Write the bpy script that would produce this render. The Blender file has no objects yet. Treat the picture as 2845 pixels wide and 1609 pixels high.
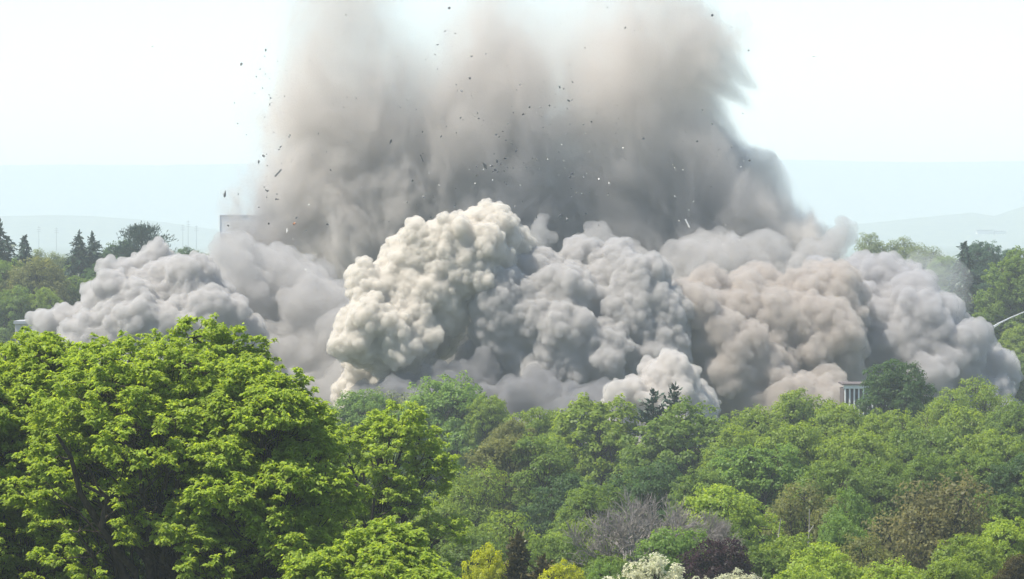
import bpy, bmesh, math, random
import numpy as np
from mathutils import Vector, Matrix, Euler, noise as mnoise

S = bpy.context.scene
COL = S.collection
R = math.radians

# ------------------------------------------------------------------ camera, sky, sun, exposure
EYE = 34.0                      # camera height above the valley floor
FPX = 10122.0                   # focal length in photo pixels (16 degrees across 2845 px)
HORIZON = 620.0                 # photo row of the eye-level line
camd = bpy.data.cameras.new('camera')
camd.sensor_width = 36.0
camd.lens = 18.0 / math.tan(R(8.0))
camd.clip_start = 1.0
camd.clip_end = 40000.0
cam = bpy.data.objects.new('camera', camd)
cam.location = (0, 0, EYE)
cam.rotation_euler = (R(90) - math.atan((804.5 - HORIZON) / FPX), 0, 0)
COL.objects.link(cam)
S.camera = cam

SUN_EL, SUN_AZ = R(62), R(-106)           # azimuth clockwise from +Y (into the picture)
W = bpy.data.worlds.new('World')
S.world = W
W.use_nodes = True
wn = W.node_tree
sky = wn.nodes.new('ShaderNodeTexSky')
sky.sky_type = 'NISHITA'
sky.sun_disc = False
sky.sun_elevation = SUN_EL
sky.sun_rotation = SUN_AZ
sky.air_density = 0.9
sky.ozone_density = 0.3
sky.dust_density = 0.5
bg = wn.nodes['Background']
bg.inputs['Strength'].default_value = 0.12
wn.links.new(sky.outputs[0], bg.inputs['Color'])

sd = bpy.data.lights.new('sun', 'SUN')
sd.energy = 5.0
sd.angle = R(0.6)
sd.color = (1.0, 0.93, 0.82)
sun = bpy.data.objects.new('sun', sd)
to_sun = Vector((math.sin(SUN_AZ) * math.cos(SUN_EL), math.cos(SUN_AZ) * math.cos(SUN_EL), math.sin(SUN_EL)))
sun.rotation_euler = to_sun.to_track_quat('Z', 'Y').to_euler()
sun.location = (-200, -100, 400)
COL.objects.link(sun)

S.view_settings.view_transform = 'Standard'
S.view_settings.look = 'None'
S.view_settings.gamma = 1.0
S.view_settings.exposure = 0.86
S.render.engine = 'CYCLES'
S.cycles.use_denoising = True
S.cycles.use_adaptive_sampling = True
S.cycles.adaptive_threshold = 0.03
S.cycles.max_bounces = 12
S.cycles.diffuse_bounces = 7
S.cycles.glossy_bounces = 2
S.cycles.transmission_bounces = 5
S.cycles.volume_bounces = 8
S.cycles.transparent_max_bounces = 48
S.cycles.sample_clamp_indirect = 6.0
S.cycles.caustics_reflective = False
S.cycles.caustics_refractive = False


# ------------------------------------------------------------------ small helpers
def at(px, py, d):
    """the place seen at photo pixel (px, py), d metres away"""
    return Vector(((px - 1422.5) / FPX * d, d, EYE + (HORIZON - py) / FPX * d))


def tag(o, label=None, cat=None, group=None, kind=None):
    for k, v in (('label', label), ('category', cat), ('group', group), ('kind', kind)):
        if v is not None:
            o[k] = v
    return o


def link(name, me, parent=None, loc=None):
    o = bpy.data.objects.new(name, me)
    COL.objects.link(o)
    if parent is not None:
        o.parent = parent
    if loc is not None:
        o.location = loc
    return o


def empty(name, loc, label, cat, group=None):
    o = bpy.data.objects.new(name, None)
    COL.objects.link(o)
    o.location = loc
    o.empty_display_size = 0.5
    return tag(o, label, cat, group)


def mesh_np(name, verts, faces, mat=None, smooth=False):
    """verts n x 3, faces m x k (one k) -> mesh"""
    verts = np.asarray(verts, np.float32)
    faces = np.asarray(faces, np.int32)
    me = bpy.data.meshes.new(name)
    k = faces.shape[1]
    me.vertices.add(len(verts))
    me.vertices.foreach_set('co', verts.ravel())
    me.loops.add(faces.size)
    me.loops.foreach_set('vertex_index', faces.ravel())
    me.polygons.add(len(faces))
    me.polygons.foreach_set('loop_start', np.arange(0, faces.size, k, dtype=np.int32))
    me.polygons.foreach_set('loop_total', np.full(len(faces), k, np.int32))
    if smooth:
        me.polygons.foreach_set('use_smooth', np.ones(len(faces), bool))
    me.update(calc_edges=True)
    if mat is not None:
        me.materials.append(mat)
    return me


def new_mat(name):
    m = bpy.data.materials.new(name)
    m.use_nodes = True
    m.node_tree.nodes.clear()
    return m, m.node_tree.nodes, m.node_tree.links


GROUND_Y = [0, 150, 230, 330, 400, 590, 655, 720, 1200, 2700]
GROUND_Z = [27, 11, 7.5, 1, 0, 0, 7, 14, 14, -16]


def ground(x, y):
    return float(np.interp(y, GROUND_Y, GROUND_Z))


# ------------------------------------------------------------------ noise on arrays
def _hash(ix, iy, iz, seed):
    h = (ix * 73856093) ^ (iy * 19349663) ^ (iz * 83492791) ^ (seed * 2654435761 & 0x7fffffff)
    h = h & 0xffffffff
    h = ((h ^ (h >> 16)) * 0x45d9f3b) & 0xffffffff
    h = ((h ^ (h >> 16)) * 0x45d9f3b) & 0xffffffff
    return h ^ (h >> 16)


def worley(P, scale, seed, jitter=0.9):
    q = (P / scale).astype(np.float64)
    base = np.floor(q).astype(np.int64)
    fr = (q - base).astype(np.float32)
    best = np.full(len(P), 9.0, np.float32)
    for dx in (-1, 0, 1):
        for dy in (-1, 0, 1):
            for dz in (-1, 0, 1):
                h = _hash(base[:, 0] + dx, base[:, 1] + dy, base[:, 2] + dz, seed)
                jx = ((h & 1023) / 1023.0 - .5) * jitter + .5 + dx
                jy = (((h >> 10) & 1023) / 1023.0 - .5) * jitter + .5 + dy
                jz = (((h >> 20) & 1023) / 1023.0 - .5) * jitter + .5 + dz
                d = (fr[:, 0] - jx) ** 2 + (fr[:, 1] - jy) ** 2 + (fr[:, 2] - jz) ** 2
                np.minimum(best, d, out=best)
    return np.sqrt(best)


def vnoise(P, scale, seed):
    q = P / scale
    b = np.floor(q).astype(np.int64)
    f = q - b
    f = f * f * (3 - 2 * f)
    out = 0
    for dx in (0, 1):
        for dy in (0, 1):
            for dz in (0, 1):
                h = (_hash(b[:, 0] + dx, b[:, 1] + dy, b[:, 2] + dz, seed) & 0xffff) / 65535.0
                w = (f[:, 0] if dx else 1 - f[:, 0]) * (f[:, 1] if dy else 1 - f[:, 1]) * (f[:, 2] if dz else 1 - f[:, 2])
                out = out + h * w
    return out


# ------------------------------------------------------------------ materials
def dust_mat(name, color, density, skin, skin_color=None, aniso=0.2):
    """suspended dust: an even volume, with a thin film of settled grains at its skin"""
    m, n, l = new_mat(name)
    out = n.new('ShaderNodeOutputMaterial')
    v = n.new('ShaderNodeVolumePrincipled')
    v.inputs['Color'].default_value = (*color, 1)
    v.inputs['Density'].default_value = density
    v.inputs['Anisotropy'].default_value = aniso
    l.new(v.outputs[0], out.inputs['Volume'])
    mix = n.new('ShaderNodeMixShader')
    tr = n.new('ShaderNodeBsdfTransparent')
    df = n.new('ShaderNodeBsdfDiffuse')
    df.inputs['Color'].default_value = (*(skin_color or color), 1)
    mix.inputs[0].default_value = skin
    l.new(tr.outputs[0], mix.inputs[1])
    l.new(df.outputs[0], mix.inputs[2])
    l.new(mix.outputs[0], out.inputs['Surface'])
    return m


# ------------------------------------------------------------------ dust clouds
def normals_of(V, F):
    a, b, c = V[F[:, 0]], V[F[:, 1]], V[F[:, 2]]
    fn = np.cross(b - a, c - a)
    N = np.zeros_like(V)
    for k in range(3):
        for ax in range(3):
            N[:, ax] += np.bincount(F[:, k], fn[:, ax], len(V))
    return N / np.maximum(np.linalg.norm(N, axis=1, keepdims=True), 1e-9)


def fuse(me, voxel):
    """voxel skin of a mesh: one closed surface without self-crossings"""
    o = bpy.data.objects.new('tmp', me)
    COL.objects.link(o)
    md = o.modifiers.new('r', 'REMESH')
    md.mode = 'VOXEL'
    md.voxel_size = voxel
    ev = o.evaluated_get(bpy.context.evaluated_depsgraph_get())
    m2 = ev.to_mesh()
    m2.calc_loop_triangles()
    V = np.empty(len(m2.vertices) * 3, np.float32)
    m2.vertices.foreach_get('co', V)
    F = np.empty(len(m2.loop_triangles) * 3, np.int32)
    m2.loop_triangles.foreach_get('vertices', F)
    ev.to_mesh_clear()
    bpy.data.objects.remove(o)
    bpy.data.meshes.remove(me)
    return V.reshape(-1, 3).astype(np.float64), F.reshape(-1, 3)


def lumps_mesh(lumps, voxel):
    """ellipsoids (centre, radii) fused into one closed skin"""
    bm = bmesh.new()
    for c, r in lumps:
        res = bmesh.ops.create_icosphere(bm, subdivisions=3, radius=1.0)
        for v in res['verts']:
            v.co = Vector((v.co.x * r[0] + c[0], v.co.y * r[1] + c[1], v.co.z * r[2] + c[2]))
    me = bpy.data.meshes.new('tmp')
    bm.to_mesh(me)
    bm.free()
    return fuse(me, voxel)


def sprout(lumps, n, lo, hi, seed, up=0.25):
    """smaller ellipsoids budding from the skin of the given ones"""
    rng = random.Random(seed)
    out = list(lumps)
    for c, r in lumps:
        k = max(3, int(n * (r[0] * r[2]) / (lumps[0][1][0] * lumps[0][1][2])))
        for _ in range(k):
            d = Vector((rng.gauss(0, 1), rng.gauss(-.5, 1), rng.gauss(up, 1))).normalized()
            f = rng.uniform(lo, hi) * min(r[0], r[2])
            out.append(((c[0] + d.x * r[0] * .93, c[1] + d.y * r[1] * .93, c[2] + d.z * r[2] * .93),
                        (f * rng.uniform(.85, 1.25), f, f * rng.uniform(.85, 1.2))))
    return out


def relax(V, F, it):
    n = len(V)
    e = np.concatenate([F[:, [0, 1]], F[:, [1, 2]], F[:, [2, 0]]])
    deg = np.bincount(e[:, 0], minlength=n) + np.bincount(e[:, 1], minlength=n)
    for _ in range(it):
        A = np.zeros_like(V)
        for ax in range(3):
            A[:, ax] = np.bincount(e[:, 0], V[e[:, 1], ax], n) + np.bincount(e[:, 1], V[e[:, 0], ax], n)
        V = V * .4 + .6 * A / deg[:, None]
    return V


_t = (1 + 5 ** .5) / 2
_bm = bmesh.new()
bmesh.ops.create_icosphere(_bm, subdivisions=2, radius=1.0)
BALL_V = np.array([v.co[:] for v in _bm.verts])
BALL_F = np.array([[v.index for v in f.verts] for f in _bm.faces])
_bm.free()


def puff_up(V, F, rlo, rhi, cover, voxel, seed, out=.25):
    """round puffs standing out of the skin all over it, fused with it into one closed skin; cover: how densely"""
    rng = np.random.default_rng(seed)
    N = normals_of(V, F)
    tri = np.cross(V[F[:, 1]] - V[F[:, 0]], V[F[:, 2]] - V[F[:, 0]])
    area = np.linalg.norm(tri, axis=1) * .5
    rm = (rlo + rhi) / 2
    n = int(cover * area.sum() / (math.pi * rm * rm))
    f = rng.choice(len(F), n, p=area / area.sum())
    c, nn = V[F[f, 0]], N[F[f, 0]]
    r = rlo + (rhi - rlo) * rng.random(n) ** 1.6
    gain = .55 + .9 * vnoise(c, rm * 6, seed)
    r = r * gain
    c = c + nn * (r * rng.uniform(out - .3, out + .25, n))[:, None]
    q = rng.uniform(.85, 1.18, (n, 1, 3))
    PV = (c[:, None] + BALL_V[None] * r[:, None, None] * q).reshape(-1, 3)
    PF = (np.arange(n)[:, None, None] * len(BALL_V) + BALL_F[None]).reshape(-1, 3)
    return fuse(mesh_np('tmp', np.concatenate([V, PV]), np.concatenate([F, PF + len(V)])), voxel)


def billow(name, lumps, voxel, puffs, octaves, mat, seed, label=None, cat='dust cloud', group=None, parent=None,
           warp=(), smooth_it=4):
    """lumps fused, bent by noise (warp: size, shift), then puffs (smallest, largest, cover) sprouting in ever smaller
    generations, then the finest bubbles (octaves: size, height)"""
    V, F = lumps_mesh(lumps, voxel * 1.6)
    V = relax(V, F, smooth_it)
    for k, (s, a) in enumerate(warp):
        V = V + np.stack([vnoise(V, s, seed + 31 * j + 5 * k) - .5 for j in range(3)], 1) * 2 * a
    for k, (rlo, rhi, cover, *out) in enumerate(puffs):
        last = k == len(puffs) - 1
        V, F = puff_up(V, F, rlo, rhi, cover, voxel if last else voxel * 1.4, seed + k, *out)
        V = relax(V, F, 1)
    for k, (size, amp) in enumerate(octaves):
        N = normals_of(V, F)
        f1 = worley(V + (vnoise(V, size * 1.7, seed + 7 + k)[:, None] - .5) * size * .8, size, seed + 100 * k)
        bump = np.sqrt(np.maximum(0.0, 1 - (f1 / .95) ** 2)) - .6
        V = V + N * (bump * amp * (.4 + 1.2 * vnoise(V, size * 4, seed + 50 + k)))[:, None]
    V, F = fuse(mesh_np('tmp', V, F), voxel * .95)
    c = V.mean(0)
    c[2] = 0.0
    o = link(name, mesh_np(name, V - c, F, mat, smooth=True), parent, tuple(c))
    if parent is None:
        tag(o, label, cat, group)
    return o


def lump(px, py, d, rx, rz, ry=None):
    """an ellipsoid seen at a photo pixel; radii rx, rz in photo pixels there"""
    k = d / FPX
    c = at(px, py, d)
    return (tuple(c), (rx * k, (ry if ry else (rx + rz) / 2) * k, rz * k))
# ------------------------------------------------------------------ foliage and bark materials
def leaf_mat(name, glow=.60, gloss=.01, spread=.25):
    """leaves: the tree's own colour (object colour), each leaf a little lighter or darker, light passing through"""
    m, n, l = new_mat(name)
    out = n.new('ShaderNodeOutputMaterial')
    oi = n.new('ShaderNodeObjectInfo')
    ge = n.new('ShaderNodeNewGeometry')
    mr = n.new('ShaderNodeMapRange')
    mr.inputs['To Min'].default_value = 1 - spread
    mr.inputs['To Max'].default_value = 1 + spread
    l.new(ge.outputs['Random Per Island'], mr.inputs['Value'])
    hs = n.new('ShaderNodeHueSaturation')
    l.new(oi.outputs['Color'], hs.inputs['Color'])
    l.new(mr.outputs[0], hs.inputs['Value'])
    h2 = n.new('ShaderNodeHueSaturation')
    h2.inputs['Hue'].default_value = .485
    h2.inputs['Saturation'].default_value = 1.1
    h2.inputs['Value'].default_value = 1.35
    l.new(hs.outputs[0], h2.inputs['Color'])
    df = n.new('ShaderNodeBsdfDiffuse')
    l.new(hs.outputs[0], df.inputs['Color'])
    tl = n.new('ShaderNodeBsdfTranslucent')
    l.new(h2.outputs[0], tl.inputs['Color'])
    mx = n.new('ShaderNodeMixShader')
    mx.inputs[0].default_value = glow
    l.new(df.outputs[0], mx.inputs[1])
    l.new(tl.outputs[0], mx.inputs[2])
    gl = n.new('ShaderNodeBsdfGlossy')
    gl.inputs['Roughness'].default_value = .45
    gl.inputs['Color'].default_value = (.8, .85, .8, 1)
    m2 = n.new('ShaderNodeMixShader')
    m2.inputs[0].default_value = gloss
    l.new(mx.outputs[0], m2.inputs[1])
    l.new(gl.outputs[0], m2.inputs[2])
    l.new(m2.outputs[0], out.inputs['Surface'])
    return m


def bark_mat(name, c1, c2):
    m, n, l = new_mat(name)
    out = n.new('ShaderNodeOutputMaterial')
    tc = n.new('ShaderNodeTexCoord')
    mp = n.new('ShaderNodeMapping')
    mp.inputs['Scale'].default_value = (3, 3, .5)
    nz = n.new('ShaderNodeTexNoise')
    nz.inputs['Scale'].default_value = 2.0
    nz.inputs['Detail'].default_value = 3
    cr = n.new('ShaderNodeValToRGB')
    cr.color_ramp.elements[0].color = (*c1, 1)
    cr.color_ramp.elements[0].position = .35
    cr.color_ramp.elements[1].color = (*c2, 1)
    cr.color_ramp.elements[1].position = .7
    df = n.new('ShaderNodeBsdfDiffuse')
    l.new(tc.outputs['Object'], mp.inputs[0])
    l.new(mp.outputs[0], nz.inputs['Vector'])
    l.new(nz.outputs[0], cr.inputs[0])
    l.new(cr.outputs[0], df.inputs['Color'])
    l.new(df.outputs[0], out.inputs['Surface'])
    return m


LEAF = leaf_mat('leaf')
NEEDLE = leaf_mat('needle', .12, .03, .3)
BARK = bark_mat('bark', (.030, .025, .020), (.075, .062, .05))
PALEBARK = bark_mat('pale_bark', (.25, .23, .2), (.45, .42, .38))
TWIG = bark_mat('grey_twig', (.17, .155, .14), (.32, .295, .27))


# ------------------------------------------------------------------ plant geometry
class Tubes:
    def __init__(self):
        self.V, self.F, self.n = [], [], 0

    def add(self, pts, rad, sides=5):
        pts = np.asarray(pts, float)
        t = np.gradient(pts, axis=0)
        t /= np.maximum(np.linalg.norm(t, axis=1, keepdims=True), 1e-9)
        ref = np.where(np.abs(t[:, 2:3]) > .9, np.array([[1., 0, 0]]), np.array([[0, 0, 1.]]))
        u = np.cross(t, ref)
        u /= np.maximum(np.linalg.norm(u, axis=1, keepdims=True), 1e-9)
        w = np.cross(t, u)
        a = np.arange(sides) / sides * 2 * math.pi
        rad = np.asarray(rad, float)[:, None, None]
        ring = pts[:, None] + rad * (np.cos(a)[None, :, None] * u[:, None] + np.sin(a)[None, :, None] * w[:, None])
        k = len(pts)
        self.V.append(ring.reshape(-1, 3))
        i = np.arange(k - 1)[:, None] * sides + np.arange(sides)[None]
        j = np.arange(k - 1)[:, None] * sides + (np.arange(sides)[None] + 1) % sides
        self.F.append(self.n + np.stack([i, j, j + sides, i + sides], -1).reshape(-1, 4))
        self.n += k * sides

    def mesh(self, name, mat):
        return mesh_np(name, np.concatenate(self.V), np.concatenate(self.F), mat, True)


def bend(a, b, n, rng, sag=0.0, wob=.06, rise=.0):
    a, b = np.asarray(a, float), np.asarray(b, float)
    t = np.linspace(0, 1, n)[:, None]
    L = np.linalg.norm(b - a)
    p = a + (b - a) * t
    p[:, 2] += (np.sin(t[:, 0] * math.pi) * (rise - sag)) * L
    p[1:-1] += rng.normal(0, wob * L, (n - 2, 3))
    return p


def unit(v):
    return v / np.maximum(np.linalg.norm(v, axis=-1, keepdims=True), 1e-9)


def leaves_mesh(name, base, dirs, norms, length, width, mat, droop=0.0):
    """one leaf per row: a pointed blade, kinked in the middle when it droops"""
    n = len(base)
    d = unit(dirs)
    w = unit(np.cross(d, norms))
    L, Wd = length[:, None], width[:, None]
    mid = base + d * L * .5
    if droop:
        d2 = unit(d + np.array([0, 0, -droop]))
        tip = mid + d2 * L * .5
        V = np.stack([base - w * Wd * .12, base + w * Wd * .12, mid + w * Wd * .5, mid - w * Wd * .5, tip + w * Wd * .16, tip - w * Wd * .16], 1)
        i = np.arange(n)[:, None] * 6
        F = np.concatenate([i + np.array([[0, 1, 2, 3]]), i + np.array([[3, 2, 4, 5]])])
    else:
        tip = base + d * L
        V = np.stack([base, mid + w * Wd * .5, tip, mid - w * Wd * .5], 1)
        i = np.arange(n)[:, None] * 4
        F = i + np.array([[0, 1, 2, 3]])
    return mesh_np(name, V.reshape(-1, 3), F, mat)


def sphere_dirs(n, rng, zmin=-1.0):
    z = rng.uniform(zmin, 1, n)
    a = rng.uniform(0, 2 * math.pi, n)
    s = np.sqrt(1 - z * z)
    return np.stack([s * np.cos(a), s * np.sin(a), z], 1)


def broadleaf(seed, H=14., hb=4., rx=4.5, ry=None, nb=14, blob=.42, tufts=34, tuft_r=.55, per=26, leaf=(.34, .20), kind='clump',
              fork=None, limb_r=.16, trunk_r=.26, twigs=True, zmin=-.45, up=.6, flat=.8, bark=None, limb_sides=5, top=1.0, front=()):
    """trunk, limbs to a set of leafy masses, tufts of leaves over those masses -> (trunk mesh, crown mesh)"""
    rng = np.random.default_rng(seed)
    ry = ry or rx
    zc, rz = (H + hb) / 2, (H - hb) / 2
    C, Rb = [], []
    ga = math.pi * (3 - math.sqrt(5))
    for i in range(nb):
        z = 1 - 1.75 * (i + .5) / nb
        s = math.sqrt(max(0, 1 - z * z))
        a = i * ga + rng.uniform(-.5, .5)
        f = rng.uniform(.52, .74)
        r = blob * rx * rng.uniform(.72, 1.2)
        C.append((rx * f * s * math.cos(a), ry * f * s * math.sin(a), zc + rz * z * min(.8, f + .12) * (top if z > 0 else 1)))
        Rb.append(r)
    C.append((0, 0, zc + rz * .1)); Rb.append(blob * rx * 1.2)
    C, Rb = np.array(C), np.array(Rb)
    tb = Tubes()
    fz = fork if fork is not None else hb * .9
    lean = rng.normal(0, .03, 2) * H
    tb.add(bend((0, 0, -1.0), (lean[0] * .4, lean[1] * .4, fz), 6, rng, wob=.015), np.linspace(trunk_r * 1.25, trunk_r * .9, 6), 8)
    lead = bend((lean[0] * .4, lean[1] * .4, fz), (lean[0], lean[1], H - rz * .35), 7, rng, wob=.03)
    tb.add(lead, np.linspace(trunk_r * .85, .04, 7), 6)
    P, O, A = [], [], []
    for c, r in zip(C, Rb):
        k = int(np.clip((c[2] - fz) / max(H - fz, .1) * 4 - 1, 0, 4))
        st = lead[k]
        limb = bend(st, c + np.array([0, 0, r * .3]), 6, rng, rise=-.05 if c[2] > st[2] + 1 else .06, wob=.045)
        tb.add(limb, np.linspace(limb_r, .03, 6), limb_sides)
        m = max(6, int(tufts * (r / (blob * rx)) ** 2 * (1 if kind != 'rosette' else .55 + .45 * min(1, max(0, (c[2] - hb) / (H - hb) * 1.6))) * (.4 if c[1] < -.15 * ry and abs(c[0]) < .6 * rx and c[2] < hb + .5 * (H - hb) else 1)))
        d = sphere_dirs(m, rng, zmin)
        rad = r * rng.uniform(.62, 1.08, m)
        p = c + d * rad[:, None] * np.array([1, 1, flat])
        P.append(p)
        O.append(d)
        A.append(np.full(m, r))
        if twigs:
            for q in p[::2]:
                s0 = limb[rng.integers(3, 6)]
                tb.add(bend(s0, q, 4, rng, wob=.06), [.03, .024, .018, .01], 3)
    P, O = np.concatenate(P), np.concatenate(O)
    for q in front:                           # heavy limbs on the open side of the crown, their foliage held at their ends
        q = np.array(q)
        limb = bend((0, -.4, fz - .6), q, 9, rng, wob=.022, rise=.05)
        tb.add(limb, np.linspace(limb_r * .85, .06, 9), 6)
        for k in (5, 6, 7, 8):
            e_ = limb[k] + rng.normal(0, 1.0, 3) * np.array([1.3, .5, .8]) + np.array([0, 0, .8])
            tb.add(bend(limb[k - 1], e_, 5, rng, wob=.04), [.07, .055, .04, .03, .015], 4)
        fine = np.concatenate([limb[i] + (limb[i + 1] - limb[i]) * s for i in range(7) for s in (0, .5)]).reshape(-1, 3)
        dx = np.abs(P[:, None, 0] - fine[None, :, 0]) / .55
        dz = np.abs(P[:, None, 2] - fine[None, :, 2]) / .45
        hide = ((dx < 1) & (dz < 1) & (P[:, None, 1] < fine[None, :, 1] + .5)).any(1) & (rng.random(len(P)) < .85)
        P, O = P[~hide], O[~hide]
    n = len(P)
    if kind == 'rosette':                     # drooping blades round the end of a shoot
        sub = 4
        base = np.repeat(P, sub, 0) + rng.normal(0, tuft_r * .5, (n * sub, 3)) * np.array([1, 1, .6])
        base = np.repeat(base, per, 0)
        N = len(base)
        a = rng.uniform(0, 2 * math.pi, N)
        e = rng.uniform(-.25, .75, N)
        d = np.stack([np.cos(a) * np.cos(e), np.sin(a) * np.cos(e), np.sin(e)], 1) + .25 * np.repeat(np.repeat(O, sub, 0), per, 0)
        nor = np.tile(np.array([[0, 0, 1.]]), (N, 1)) + rng.normal(0, .5, (N, 3))
        L = rng.uniform(.7, 1.25, N) * leaf[0]
        return tb.mesh('trunk', bark or BARK), leaves_mesh('crown', base + rng.normal(0, .04, (N, 3)), d, nor, L, L * leaf[1] / leaf[0], LEAF, droop=.9)
    base = np.repeat(P, per, 0)
    N = len(base)
    off = sphere_dirs(N, rng, -.5) * (rng.uniform(.2, 1, N) ** .6 * tuft_r)[:, None] * np.array([1, 1, .75])
    base = base + off
    o = np.repeat(O, per, 0)
    nor = unit(o * (1 - up) + np.array([0, 0, up]) + off / tuft_r * .5 + rng.normal(0, .35, (N, 3)))
    d = np.cross(nor, unit(rng.normal(0, 1, (N, 3)))) + np.array([0, 0, -.25])
    L = rng.uniform(.65, 1.3, N) * leaf[0]
    return tb.mesh('trunk', bark or BARK), leaves_mesh('crown', base, d, nor, L, L * leaf[1] / leaf[0], LEAF)


def conifer(seed, H=15., rx=4.2, tiers=26, per=13, droop=.25, sprays=9, lift=0., ragged=.25, bottom=.12, power=.9):
    rng = np.random.default_rng(seed)
    tb = Tubes()
    tb.add([(0, 0, -1), (0, 0, H * .5), (0, 0, H)], [.3, .18, .02], 6)
    B, D, N, L = [], [], [], []
    for i in range(tiers):
        t = i / (tiers - 1)
        z0 = H * (bottom + (1 - bottom) * t * .985)
        r = rx * (1 - t) ** power + .12
        for k in range(per):
            a = rng.uniform(0, 2 * math.pi)
            rr = r * rng.uniform(1 - ragged * 1.6, 1 + ragged)
            tip = np.array([math.cos(a) * rr, math.sin(a) * rr, z0 - droop * rr + lift * rr + rng.normal(0, .2)])
            st = np.array([0, 0, z0])
            if k % 2 == 0:
                tb.add([st, (st + tip) / 2 + [0, 0, .06 * rr], tip], [.05, .03, .01], 3)
            m = max(3, int(sprays * rr / rx) + 2)
            s = np.linspace(.2, 1.0, m)
            p = st + (tip - st) * s[:, None] + np.array([0, 0, 1]) * (np.sin(s * math.pi) * .06 * rr)[:, None]
            side = np.array([-math.sin(a), math.cos(a), 0])
            for sg in (-1, 1, 0):
                w = rr * .36 * (1.15 - s) if sg else np.full(m, rr * .2 + .25)
                dd = unit((tip - st)[None] * .5 / max(rr, .1) + sg * side[None] * .8 + rng.normal(0, .22, (m, 3)) + np.array([0, 0, -.12 + lift]))
                B.append(p + rng.normal(0, .07, (m, 3)))
                D.append(dd)
                N.append(np.array([[0, 0, 1.]]) + rng.normal(0, .4, (m, 3)))
                L.append(w + .28)
    B, D, N, L = map(np.concatenate, (B, D, N, L))
    return tb.mesh('trunk', BARK), leaves_mesh('crown', B, D, N, L, np.minimum(L * .5, .34), NEEDLE)


def pine(seed, H=17., rx=6., masses=44):
    """broad old pine: level plumes of needles turned up at their ends"""
    rng = np.random.default_rng(seed)
    tb = Tubes()
    tb.add(bend((0, 0, -1), (0, 0, H * .93), 6, rng, wob=.01), np.linspace(.36, .06, 6), 7)
    B, D, N, L = [], [], [], []
    for i in range(masses):
        t = (i + .5) / masses
        z0 = H * (.30 + .62 * t)
        a = i * 2.4 + rng.uniform(-.4, .4)
        rr = rx * (1.02 - t) ** .55 * rng.uniform(.6, 1.08) + .4
        end = np.array([math.cos(a) * rr, math.sin(a) * rr, z0 + .16 * rr + rng.normal(0, .3)])
        tb.add(bend((0, 0, z0 - .1 * rr), end, 5, rng, wob=.03), np.linspace(.11, .02, 5), 4)
        m = 330
        s = rng.uniform(.3, 1.08, m)
        p = np.array([0, 0, z0]) + (end - np.array([0, 0, z0])) * s[:, None] + rng.normal(0, 1, (m, 3)) * np.array([.62, .62, .26])
        d = unit(np.array([math.cos(a), math.sin(a), 0])[None] * .55 + np.array([0, 0, .75])[None] + rng.normal(0, .45, (m, 3)))
        B.append(p); D.append(d); N.append(rng.normal(0, 1, (m, 3))); L.append(rng.uniform(.3, .62, m))
    B, D, N, L = map(np.concatenate, (B, D, N, L))
    return tb.mesh('trunk', BARK), leaves_mesh('crown', B, D, N, L, L * .2, NEEDLE)


def bare(seed, H=9., spread=4.):
    rng = np.random.default_rng(seed)
    limbs, twigs = Tubes(), Tubes()
    limbs.add(bend((0, 0, -1), (0, 0, H * .35), 4, rng, wob=.02), [.22, .19, .17, .15], 6)
    def grow(p, d, L, r, lev):
        q = p + d * L
        (limbs if lev < 2 else twigs).add(bend(p, q, 4, rng, wob=.05), np.linspace(r, r * .6, 4), 4 if lev < 3 else 3)
        if lev == 5:
            return
        for _ in range(4 if lev < 4 else 7):
            dd = unit(d + rng.normal(0, .55, 3) + np.array([0, 0, .22]))
            grow(p + (q - p) * rng.uniform(.45, 1), dd, L * rng.uniform(.58, .8), max(r * .55, .012), lev + 1)
    for k in range(5):
        a = k * 1.26 + rng.uniform(-.3, .3)
        grow(np.array([0, 0, H * .33]), unit(np.array([math.cos(a) * spread / H * 1.1, math.sin(a) * spread / H * 1.1, .8])), H * .27, .11, 1)
    return limbs.mesh('trunk', TWIG), twigs.mesh('twigs', TWIG)


# the kinds: (trunk mesh, crown mesh, height, width)
def proto(pair):
    co = np.empty(len(pair[1].vertices) * 3, np.float32)
    pair[1].vertices.foreach_get('co', co)
    co = co.reshape(-1, 3)
    return (*pair, float(np.percentile(co[:, 2], 99.9)), float(np.percentile(co[:, 0], 99.2) - np.percentile(co[:, 0], .8)))


P_BROAD = [proto(broadleaf(s, H=14, hb=3.2 + (s % 3) * .6, rx=4.4, nb=19 + s % 4, blob=.36 + .02 * (s % 3), tufts=52, per=40, leaf=(.23, .15), tuft_r=.5, zmin=-.7, flat=1.0, up=.45 + .1 * (s % 2))) for s in range(101, 107)]
P_TUFT = [proto(broadleaf(s, H=14, hb=3.5, rx=4.6, nb=20, blob=.36, tufts=46, tuft_r=.40, per=38, leaf=(.24, .16), up=.7, flat=.8, zmin=-.65)) for s in range(201, 204)]
P_AIRY = [proto(broadleaf(s, H=14, hb=3.5, rx=4.2, nb=15, blob=.36, tufts=56, tuft_r=.6, per=20, leaf=(.21, .14), up=.4, zmin=-.85, flat=1.0)) for s in range(301, 304)]
P_UPRIGHT = [proto(broadleaf(s, H=15, hb=4, rx=3.0, nb=16, blob=.5, tufts=40, tuft_r=.5, per=26, leaf=(.23, .15), up=.65, flat=.6, limb_r=.12)) for s in range(401, 403)]
P_ROUND = [proto(broadleaf(s, H=7, hb=.8, rx=3.2, nb=16, blob=.44, tufts=44, tuft_r=.36, per=36, leaf=(.18, .12), zmin=-.7, flat=.95, up=.5, limb_r=.08, trunk_r=.16)) for s in range(501, 504)]
P_SPRUCE = [proto(conifer(s, ragged=.3, power=.72)) for s in (601, 602, 603)]
P_PINE = [proto(pine(701))]
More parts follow.
